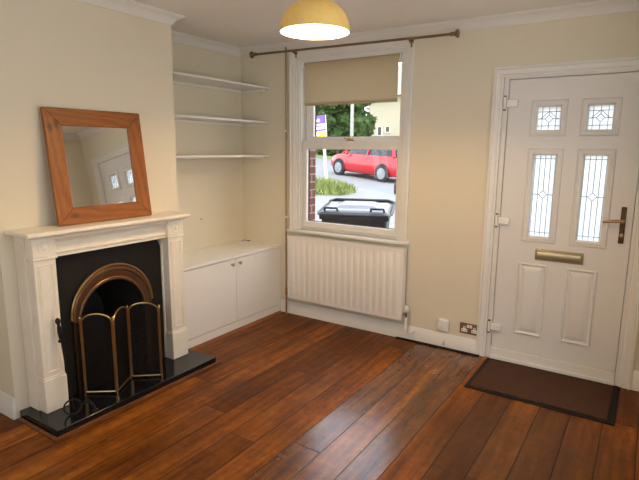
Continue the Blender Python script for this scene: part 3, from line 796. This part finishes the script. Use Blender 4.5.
# ------------------------------------------------------------------ alcove cabinet and shelves
AX = .468; CT = .668
t = thing('alcove_cabinet', 'low white fitted cabinet with two doors filling the alcove', 'cabinet', (.22, -.62, 0))
b = new(); box(b, .001, AX-.022, B1+.001, -.001, .068, CT-.0225); at(t, 'carcass', b, M['cab'], smooth=False)
b = new(); box(b, .001, AX+.010, B1+.001, -.001, CT-.022, CT); at(t, 'cabinet_top', b, M['cab'], bevel=.003)
b = new(); box(b, .001, AX-.005, B1+.001, -.001, .0005, .0675); at(t, 'plinth', b, M['cab'], smooth=False)
b = new(); box(b, AX-.0215, AX-.003, -.030, -.001, .0685, CT-.023); at(t, 'face_strip', b, M['cab'], bevel=.001)
for y0, y1, ky in ((-1.232, -.637, -.694), (-.632, -.034, -.598)):
    b = new(); box(b, AX-.0215, AX, y0, y1, .074, CT-.028); d = at(t, 'door', b, M['cab'], bevel=.002)
    b = new(); lathe(b, [(.007, AX+.0003), (.006, AX+.012), (.009, AX+.016), (.0155, AX+.021), (.0155, AX+.026), (.010, AX+.031), (0, AX+.032)], (0, ky, .600), 'x', 20); sub(d, 'knob', b, M['letter'])
LBL = {0: 'topmost white alcove shelf, just under the coving', 1: 'middle one of the three white alcove shelves', 2: 'lowest white alcove shelf, nearest above the cabinet'}
ZS = [2.152, 1.838, 1.527]; sh0 = None
for i, z in enumerate(ZS):
    if sh0 is None:
        t = thing('alcove_shelf', LBL[i], 'shelf', (.0, -.62, z), group='alcove shelves')
        b = new(); box(b, .001, .348, B1+.001, -.001, z-.016, z); at(t, 'board', b, M['shelf'], bevel=.002)
        b = new(); box(b, .001, .020, B1+.001, -.001, z-.034, z-.0165); at(t, 'rear_batten', b, M['shelf'], bevel=.002)
        b = new(); box(b, .0205, .290, -.020, -.001, z-.034, z-.0165); at(t, 'side_batten', b, M['shelf'], bevel=.002)
        sh0 = t
    else:
        t = copy_tree(sh0); t.location.z = z; t['label'] = LBL[i]
t = thing('cable_outlet', 'small dark cable end poking up at cabinet back corner', 'cable', (.045, -.055, CT+.0005))
b = new(); tube(b, [(.03, -.075, CT+.0035), (.045, -.055, CT+.010), (.062, -.040, CT+.006), (.085, -.030, CT+.0035)], .003, 8); at(t, 'cable', b, M['black'])
b = new(); box(b, .084, .104, -.038, -.022, CT+.0006, CT+.009); at(t, 'cable_plug', b, M['black'], bevel=.002)
b = new(); cyl(b, (.0005, -.590, .946), (.014, -.590, .948), .004, 10); tag(obj('wall_screw', b, M['darkmetal']), 'tiny dark screw left in the alcove wall above the cabinet', 'screw')

# ------------------------------------------------------------------ pendant lamp
LX, LY, LZ = 1.921, -1.595, 2.172; RR = .178
t = thing('pendant_lamp', 'mustard yellow dome pendant lamp, switched on', 'lamp', (LX, LY, LZ))
def dome(R, h):
    out = []
    for i in range(13):
        a = (PI/2)*i/12; out.append((max(.036, R*math.cos(a)**.72), h*math.sin(a)**1.05))
    return out
po = dome(RR, .150); po = [p for p in po if p[0] > .047] + [(.046, .150), (.046, .166), (.040, .175), (.012, .178)]
b = new(); lathe(b, [(RR, 0)] + [(r, h+.003) for r, h in po], (LX, LY, LZ), 'z', 64, cap=False)
sh = at(t, 'lamp_shade', b, M['yellow'])
b = new(); lathe(b, [(RR-.0005, -.0005)] + [(r-.004, h+.0005) for r, h in po if h < .149] + [(.012, .146)], (LX, LY, LZ), 'z', 64, cap=False); sub(sh, 'shade_lining', b, M['shadein'])
b = new(); ball(b, (LX, LY, LZ+.072), .034, 2); cyl(b, (LX, LY, LZ+.100), (LX, LY, LZ+.112), .014, 12); at(t, 'bulb', b, M['bulb'])
b = new(); cyl(b, (LX, LY, LZ+.1125), (LX, LY, LZ+.144), .019, 16); at(t, 'lamp_holder', b, M['plastic'])
b = new(); cyl(b, (LX, LY, LZ+.1815), (LX, LY, H-.046), .0035, 8); at(t, 'cord', b, M['plastic'])
b = new(); lathe(b, [(.012, -.045), (.030, -.034), (.045, -.012), (.045, -.0005)], (LX, LY, H), 'z', 28); at(t, 'ceiling_rose', b, M['plastic'])

# ------------------------------------------------------------------ outside
GA, GB, GC = -.07202, -.06536, .00738
def gz(x, y): return GA + GB*x + GC*y
def ground_poly(name, pts, m, dz, label):
    b = new(); top = [b.verts.new((x, y, gz(x, y)+dz)) for x, y in pts]; bo = [b.verts.new((x, y, gz(x, y)-.3)) for x, y in pts]
    n = len(pts); b.faces.new(top); b.faces.new(bo[::-1])
    for i in range(n): b.faces.new((top[i], bo[i], bo[(i+1) % n], top[(i+1) % n]))
    return struct(name, b, m, label, smooth=False)
RD = V((-.9512, .3088)).normalized(); RN = V((-RD.y, RD.x)) * -1          # along the road, across it (away from the house)
O = V((-5.262, 13.838))
def rp(s, d): p = O + RD*s + RN*d; return (p.x, p.y)
ground_poly('road', [rp(-40, -2.42), rp(60, -2.42), rp(60, 6.3), rp(-40, 6.3)], M['tarmac'], 0, 'grey tarmac road')
ground_poly('front_path', [(-14, .28), (9, .28), rp(-14, -2.43), rp(14, -2.43)], M['paving'], .02, 'pale concrete front path')
ground_poly('far_verge', [rp(-40, 6.32), rp(60, 6.32), rp(60, 55), rp(-40, 55)], M['turf'], .06, 'grass verge across the road')

def leafy(bm, c, s, n, lw, seed, squash=1):
    rnd = random.Random(seed)
    for i in range(n):
        d = V((rnd.gauss(0,1), rnd.gauss(0,1), rnd.gauss(0,1))).normalized(); k = rnd.uniform(.72, 1.03)
        p = V(c) + V((d.x*s[0]*k, d.y*s[1]*k, d.z*s[2]*k))
        u = V((rnd.gauss(0,1), rnd.gauss(0,1), rnd.gauss(0,1))).normalized(); w = u.orthogonal().normalized(); l = lw*rnd.uniform(.6, 1.3)
        vs = [bm.verts.new(p+u*l), bm.verts.new(p+w*l*.5), bm.verts.new(p-u*l), bm.verts.new(p-w*l*.5)]
        bm.faces.new(vs)

def tree(x, y, h, r, mat, label, seed):
    z = gz(x, y)+.06
    t = thing('tree', label, 'tree', (x, y, z), group='trees across the road')
    b = new(); cyl(b, (x, y, z), (x, y, z+h*.5), .16, 8, .09); at(t, 'trunk', b, M['bark'])
    b = new(); rnd = random.Random(seed)
    for k in range(16):
        a = rnd.uniform(0, 2*PI); q = rnd.uniform(0, .75)*r
        c = (x+q*math.cos(a), y+q*math.sin(a), z + h*(.14+.68*k/15)); s_ = r*rnd.uniform(.38, .6)
        leafy(b, c, (s_, s_, s_*.95), 260, .25, seed*31+k); ball(b, c, s_*.78, 2)
    at(t, 'foliage', b, mat, smooth=False)
tree(-14.6, 25.9, 5.5, 1.9, M['hedge'], 'dense dark green tree across the road, right beside the cream house', 11)
tree(-18.6, 27.6, 5.8, 1.8, M['hedgeb'], 'olive green tree across the road behind the purple and yellow sign', 12)
tree(-23.4, 27.0, 6.2, 2.1, M['hedge'], 'dark tree across the road at left edge of the window', 13)

# pole across the road
x, y = -11.68, 22.7; z = gz(x, y)+.06
t = thing('telegraph_pole', 'tall pale grey pole across the road in front of the trees', 'pole', (x, y, z))
b = new(); cyl(b, (x, y, z), (x, y, z+7.5), 0.11, 12, .085); at(t, 'pole_shaft', b, M['pole'])
b = new(); box(b, x-.6, x+.6, y-.05, y+.05, z+6.9, z+7.02); at(t, 'cross_arm', b, M['pole'])

# house across the road
hx_, hy_ = -13.0, 38.25; hz_ = 1.35
t = thing('house', 'cream rendered house with a tiled roof across the road', 'house', (hx_, hy_, hz_), (0, 0, math.atan2(RD.y, RD.x)+PI)); t.scale = (1.3, 1.3, 1.3)
b = new(); box(b, -2.6, 9, -3.0, 4.5, -.6, 3.5); obj('wall', b, M['render'], t, smooth=False)
b = new(); prism(b, [(-3.4, 3.45), (5.0, 3.45), (.75, 6.3)], 0, -3.0, 9.4); obj('roof', b, M['tile'], t, smooth=False)
for wx, wz, ww, wh in ((-1.72, 1.05, .42, .62), (-1.02, 1.25, .42, .42), (2.6, .9, 1.4, 1.2), (5.6, .9, 1.4, 1.2)):
    b = new(); frame_sweep(b, wx, wx+ww, wz, wz+wh, [(0, 0), (0, .05), (.05, .05), (.05, .01)], -3.0); wf = obj('window', b, M['white'], t)
    b = new(); box(b, wx+.05, wx+ww-.05, -3.02, -3.005, wz+.05, wz+wh-.05); obj('window_glass', b, M['carglass'], wf, smooth=False)

# near verge planting
def blades(name, cx, cy, rx, ry_, n, h, seed, label):
    rnd = random.Random(seed); b = new()
    for i in range(n):
        a = rnd.uniform(0, 2*PI); q = math.sqrt(rnd.random()); x = cx+rx*q*math.cos(a); y = cy+ry_*q*math.sin(a); z = gz(x, y)
        hh = h*rnd.uniform(.4, 1.1)*(1-.5*q*q); l = V((rnd.gauss(0,.35), rnd.gauss(0,.35), 1))*hh; w = V((rnd.gauss(0,1), rnd.gauss(0,1), 0)).normalized()*rnd.uniform(.012, .03)
        p = V((x, y, z)); m_ = p+l*.6+V((rnd.gauss(0,.02), rnd.gauss(0,.02), 0)); e = p+l
        v = [b.verts.new(q_) for q_ in (p-w*.5, p+w*.5, m_+w, e, m_-w)]
        b.faces.new(v)
    o = obj(name, b, M['grass'], smooth=False); return tag(o, label, 'plants', kind='stuff')

blades('verge_grass', -5.15, 9.15, 1.15, 1.25, 1500, .46, 5, 'pale green tufted grass on the verge at foot of the sign')

# estate agent board
sx, sy = -5.08, 9.60; sz = gz(sx, sy)
t = thing('estate_sign', 'purple white and yellow estate agent board on a white post', 'sign', (sx, sy, sz), (0, math.radians(-5), math.radians(-4)))
b = new(); box(b, -.036, .036, -.026, .026, 0, 2.28); obj('post', b, M['sgn_white'], t, bevel=.003)
b = new(); box(b, -.36, .15, -.052, -.028, 1.52, 2.29); bd = obj('board', b, M['sgn_white'], t)
BX0, BX1_ = -.358, .148
for z0, z1, m in ((2.04, 2.288, 'sgn_purple'), (1.82, 1.875, 'sgn_purple'), (1.61, 1.815, 'sgn_yellow'), (1.522, 1.605, 'sgn_purple')):
    b = new(); box(b, BX0, BX1_, -.0535, -.0522, z0, z1); obj('colour_band', b, M[m], bd, smooth=False)
rnd = random.Random(4)
# lettering, too small to read in the photograph: rows of blurred pale strokes
for z, h, x0, x1 in ((2.10, .11, -.33, -.08), (1.68, .06, -.33, -.12), (1.55, .03, -.30, .06)):
    x = x0; b = new()
    while x < x1:
        w = rnd.uniform(.012, .026); box(b, x, x+w, -.0552, -.0537, z, z+h*rnd.uniform(.7, 1)); x += w+.008
    obj('lettering', b, M['sgn_white'], bd, smooth=False)
b = new(); x = -.345
while x < .06:
    w = rnd.uniform(.012, .026); box(b, x, x+w, -.0540, -.0522, 1.94, 1.94+.07*rnd.uniform(.7, 1)); x += w+.009
obj('lettering', b, M['sgn_purple'], bd, smooth=False)

# wheelie bins
def wheelie(x, y, rz, label, lm):
    t = thing('wheelie_bin', label, 'bin', (x, y, gz(x, y)+.02), (0, 0, rz))
    t.scale = (1.2, .92, 1.015)
    b = new()
    lo = [(-.23, -.24), (.23, -.24), (.23, .26), (-.23, .26)]; hi = [(-.285, -.33), (.285, -.33), (.285, .33), (-.285, .33)]
    L = [b.verts.new((*p, .04)) for p in lo]; Hh = [b.verts.new((*p, 1.00)) for p in hi]
    b.faces.new(L[::-1]); b.faces.new(Hh)
    for i in range(4): b.faces.new((L[i], L[(i+1) % 4], Hh[(i+1) % 4], Hh[i]))
    bd = obj('bin_body', b, M['bin'], t, bevel=.02, segs=3)
    b = new(); box(b, -.300, .300, -.345, .345, .955, 1.000); obj('rim', b, M['bin'], bd, bevel=.012)
    b = new()
    for sx_ in (-.16, .16): box(b, sx_-.02, sx_+.02, -.300, -.268, .2, .93)
    obj('front_rib', b, M['bin'], bd, bevel=.006)
    # lid: shallow pillow sloping down to the front, turned down edges
    b = new(); nx, ny = 14, 14; g = []
    for j in range(ny+1):
        r_ = []
        for i in range(nx+1):
            u, v = i/nx, j/ny; x_, y_ = -.315+.63*u, -.375+.73*v
            e = min(u, 1-u, v, 1-v); z_ = 1.010+.045*v+.038*min(1, e/.10)**.6
            if .24 < u < .76 and .30 < v < .84: z_ += .022
            r_.append(b.verts.new((x_, y_, z_)))
        g.append(r_)
    for j in range(ny):
        for i in range(nx): b.faces.new((g[j][i], g[j][i+1], g[j+1][i+1], g[j+1][i]))
    bmesh.ops.recalc_face_normals(b, faces=b.faces)
    ld = obj('lid', b, lm, t, angle=60); m = ld.modifiers.new('thick', 'SOLIDIFY'); m.thickness = .006
    b = new(); tube(b, [(-.318, .37, 1.055), (-.318, -.25, 1.018), (-.29, -.378, 1.008), (.29, -.378, 1.008), (.318, -.25, 1.018), (.318, .37, 1.055)], .013, 8); obj('lid_lip', b, M['bin'], ld)
    for sx_ in (-.20, .20):
        b = new(); tube(b, [(sx_-.055, -.30, 1.045), (sx_-.055, -.345, 1.075), (sx_+.055, -.345, 1.075), (sx_+.055, -.30, 1.045)], .011, 8); obj('lid_grip', b, M['bin'], ld)
    b = new(); tube(b, [(-.30, .34, .99), (-.30, .43, 1.075), (-.25, .455, 1.09), (.25, .455, 1.09), (.30, .43, 1.075), (.30, .34, .99)], .020, 10); obj('handle_bar', b, M['bin'], t)
    for sx_ in (-.27, .27):
        b = new(); lathe(b, [(.02, -.025), (.095, -.025), (.10, -.015), (.10, .015), (.095, .025), (.02, .025)], (sx_, .27, .10), 'x', 24); obj('wheel', b, M['tyre'], t)
wheelie(.800, .930, math.radians(22), 'black wheelie bin with a grey lid right outside the window', M['binlid'])

t = thing('bicycle_wheel', 'small dark wheel standing by the road, just visible at right edge of window', 'wheel', (-3.22, 10.6, gz(-3.22, 10.6)+.02), (0, 0, math.radians(-60)))
b = new(); tube(b, [(.145*math.cos(2*PI*i/36), 0, 0.165+.145*math.sin(2*PI*i/36)) for i in range(36)], .020, 8, closed=True); obj('tyre', b, M['tyre'], t)
b = new()
for i in range(12): cyl(b, (0, 0, .165), (.14*math.cos(2*PI*i/12), 0, .165+.14*math.sin(2*PI*i/12)), .0025, 5)
cyl(b, (0, -.04, .165), (0, .04, .165), .022, 12); obj('spokes', b, M['alloy'], t)

# car driving along the road
Fv = V((RD.x, RD.y, gz(*rp(1, 0))-gz(*rp(0, 0)))).normalized(); Uv = V((-GB, -GC, 1)).normalized(); Lv = Uv.cross(Fv).normalized(); Fv = Lv.cross(Uv)
cx_, cy_ = rp(1.25, .80)
mw = Matrix(((Fv.x, Lv.x, Uv.x, cx_), (Fv.y, Lv.y, Uv.y, cy_), (Fv.z, Lv.z, Uv.z, gz(cx_, cy_)+.002), (0, 0, 0, 1)))
t = thing('car', 'red hatchback car driving past on the road', 'car'); t.matrix_world = mw
def loft(b, st):
    rings = []
    for x, pts in st:
        full = pts + [(-y, z) for y, z in pts[::-1]]
        rings.append([b.verts.new((x, y, z)) for y, z in full])
    n = len(rings[0])
    for A, B in zip(rings, rings[1:]):
        for k in range(n): b.faces.new((A[k], A[(k+1) % n], B[(k+1) % n], B[k]))
    b.faces.new(rings[0]); b.faces.new(rings[-1][::-1])
def sec(w, zb, zbelt): return [(w*.86, zb), (w*.98, zb+.10), (w, .52), (w*.985, zbelt-.10), (w*.93, zbelt-.015), (w*.80, zbelt)]
b = new(); loft(b, [(-2.03, sec(.66, .36, .84)), (-1.97, sec(.76, .26, .96)), (-1.6, sec(.84, .22, .99)), (-.9, sec(.865, .19, .975)), (0, sec(.87, .19, .95)), (.9, sec(.865, .19, .93)), (1.35, sec(.85, .20, .88)), (1.75, sec(.80, .22, .78)), (1.98, sec(.70, .26, .66)), (2.05, sec(.58, .32, .56))])
bd = obj('body', b, M['red'], t, angle=45)
b = new(); loft(b, [(-1.93, [(.60, .90), (.62, .95), (.60, .98)]), (-1.62, [(.74, .90), (.66, 1.25), (.60, 1.36)]), (-1.2, [(.77, .90), (.66, 1.28), (.60, 1.41)]), (-.3, [(.78, .88), (.67, 1.30), (.60, 1.435)]), (.45, [(.78, .86), (.66, 1.26), (.59, 1.37)]), (1.25, [(.74, .80), (.72, .87), (.66, .90)])])
obj('cabin_glass', b, M['carglass'], t, angle=30)
b = new(); loft(b, [(-1.90, [(.60, 1.33), (.56, 1.36), (.5, 1.37)]), (-1.2, [(.645, 1.36), (.60, 1.425), (.5, 1.44)]), (-.3, [(.65, 1.38), (.60, 1.45), (.5, 1.465)]), (.42, [(.64, 1.34), (.58, 1.40), (.5, 1.41)])]); obj('roof', b, M['red'], t, angle=45)
for s_ in (-1, 1):
    for p_, q_, r_ in (((1.22, .735, .89), (.42, .635, 1.36), .035), ((-.32, .79, .93), (-.36, .66, 1.38), .04), ((-1.72, .75, .95), (-1.55, .64, 1.34), .07)):
        b = new(); cyl(b, (p_[0], s_*p_[1], p_[2]), (q_[0], s_*q_[1], q_[2]), r_, 8); obj('pillar', b, M['red'], t)
    for wx in (1.25, -1.25):
        b = new(); lathe(b, [(.02, .0), (.355, .0), (.355, .012), (.02, .012)], (wx, s_*.866-(.0 if s_ > 0 else .012), .335), 'y', 28); obj('wheel_arch', b, M['tyre'], t)
        b = new(); lathe(b, [(.20, -.09), (.29, -.09), (.318, -.06), (.318, .06), (.29, .09), (.20, .09)], (wx, s_*.80, .318), 'y', 28); w_ = obj('wheel', b, M['tyre'], t)
        b = new(); k_ = s_*.892
        lathe(b, [(.185, -.012), (.215, -.012), (.215, .012), (.185, .012)], (wx, k_, .318), 'y', 24); lathe(b, [(.05, -.01), (.05, .01)], (wx, k_, .318), 'y', 12)
        for q in range(5):
            a = 2*PI*q/5; cyl(b, (wx, k_, .318), (wx+.19*math.cos(a), k_, .318+.19*math.sin(a)), .030, 6)
        obj('alloy_rim', b, M['alloy'], w_)
    b = new(); ball(b, (1.82, s_*.62, .66), .10, 2, (1.3, .9, .6)); obj('headlamp', b, M['clear'], t)
    b = new(); ball(b, (-1.93, s_*.66, .86), .10, 2, (.7, .8, 1.2)); obj('tail_lamp', b, M['amber'], t)
    b = new(); ball(b, (.72, s_*.93, .95), .085, 2, (.6, 1.0, .7)); obj('wing_mirror', b, M['red'], t)
    for dx in (.72, -.33):
        b = new(); box(b, dx-.05, dx+.09, s_*.872-.008, s_*.872+.008, .80, .825); obj('door_handle', b, M['red'], t)

# ------------------------------------------------------------------ light and camera
wd = bpy.data.worlds.new('overcast sky'); SC.world = wd; wd.use_nodes = True
nt = wd.node_tree; bg = nt.nodes['Background']
tc = nt.nodes.new('ShaderNodeTexCoord'); sp = nt.nodes.new('ShaderNodeSeparateXYZ'); rp_ = nt.nodes.new('ShaderNodeValToRGB')
nt.links.new(tc.outputs['Generated'], sp.inputs[0]); nt.links.new(sp.outputs[2], rp_.inputs[0]); nt.links.new(rp_.outputs[0], bg.inputs[0])
rp_.color_ramp.elements[0].position = .0; rp_.color_ramp.elements[0].color = (1.0, 1.0, 1.0, 1)
rp_.color_ramp.elements[1].position = .7; rp_.color_ramp.elements[1].color = (.72, .84, 1.0, 1)
bg.inputs[1].default_value = 3.9
sd = bpy.data.lights.new('soft sun', 'SUN'); sd.energy = 1.6; sd.angle = math.radians(25); sd.color = (1, .95, .86)
so = bpy.data.objects.new('sun', sd); C.objects.link(so); so.rotation_euler = V((-.35, .55, -.75)).to_track_quat('-Z', 'Y').to_euler()

cam = bpy.data.cameras.new('camera'); co = bpy.data.objects.new('camera', cam); C.objects.link(co)
f_px = 508.6743; cam.sensor_width = 36; cam.sensor_fit = 'HORIZONTAL'; cam.lens = f_px*36/639; cam.clip_start = .02; cam.clip_end = 300
yaw, pitch, roll = 0.5776, -0.1765, 0.0094
fw = V((-math.sin(yaw)*math.cos(pitch), math.cos(yaw)*math.cos(pitch), math.sin(pitch)))
rt = fw.cross(V((0,0,1))).normalized(); up = rt.cross(fw)
r2 = rt*math.cos(roll)+up*math.sin(roll); u2 = -rt*math.sin(roll)+up*math.cos(roll)
co.matrix_world = Matrix(((r2.x, u2.x, -fw.x, 3.4454), (r2.y, u2.y, -fw.y, -3.8723), (r2.z, u2.z, -fw.z, 1.5861), (0,0,0,1)))
SC.camera = co
vs = SC.view_settings; vs.view_transform = 'Standard'; vs.look = 'None'; vs.gamma = 1; vs.use_curve_mapping = False; vs.exposure = 0.0
SC.cycles.max_bounces = 10; SC.cycles.diffuse_bounces = 6; SC.cycles.transparent_max_bounces = 24
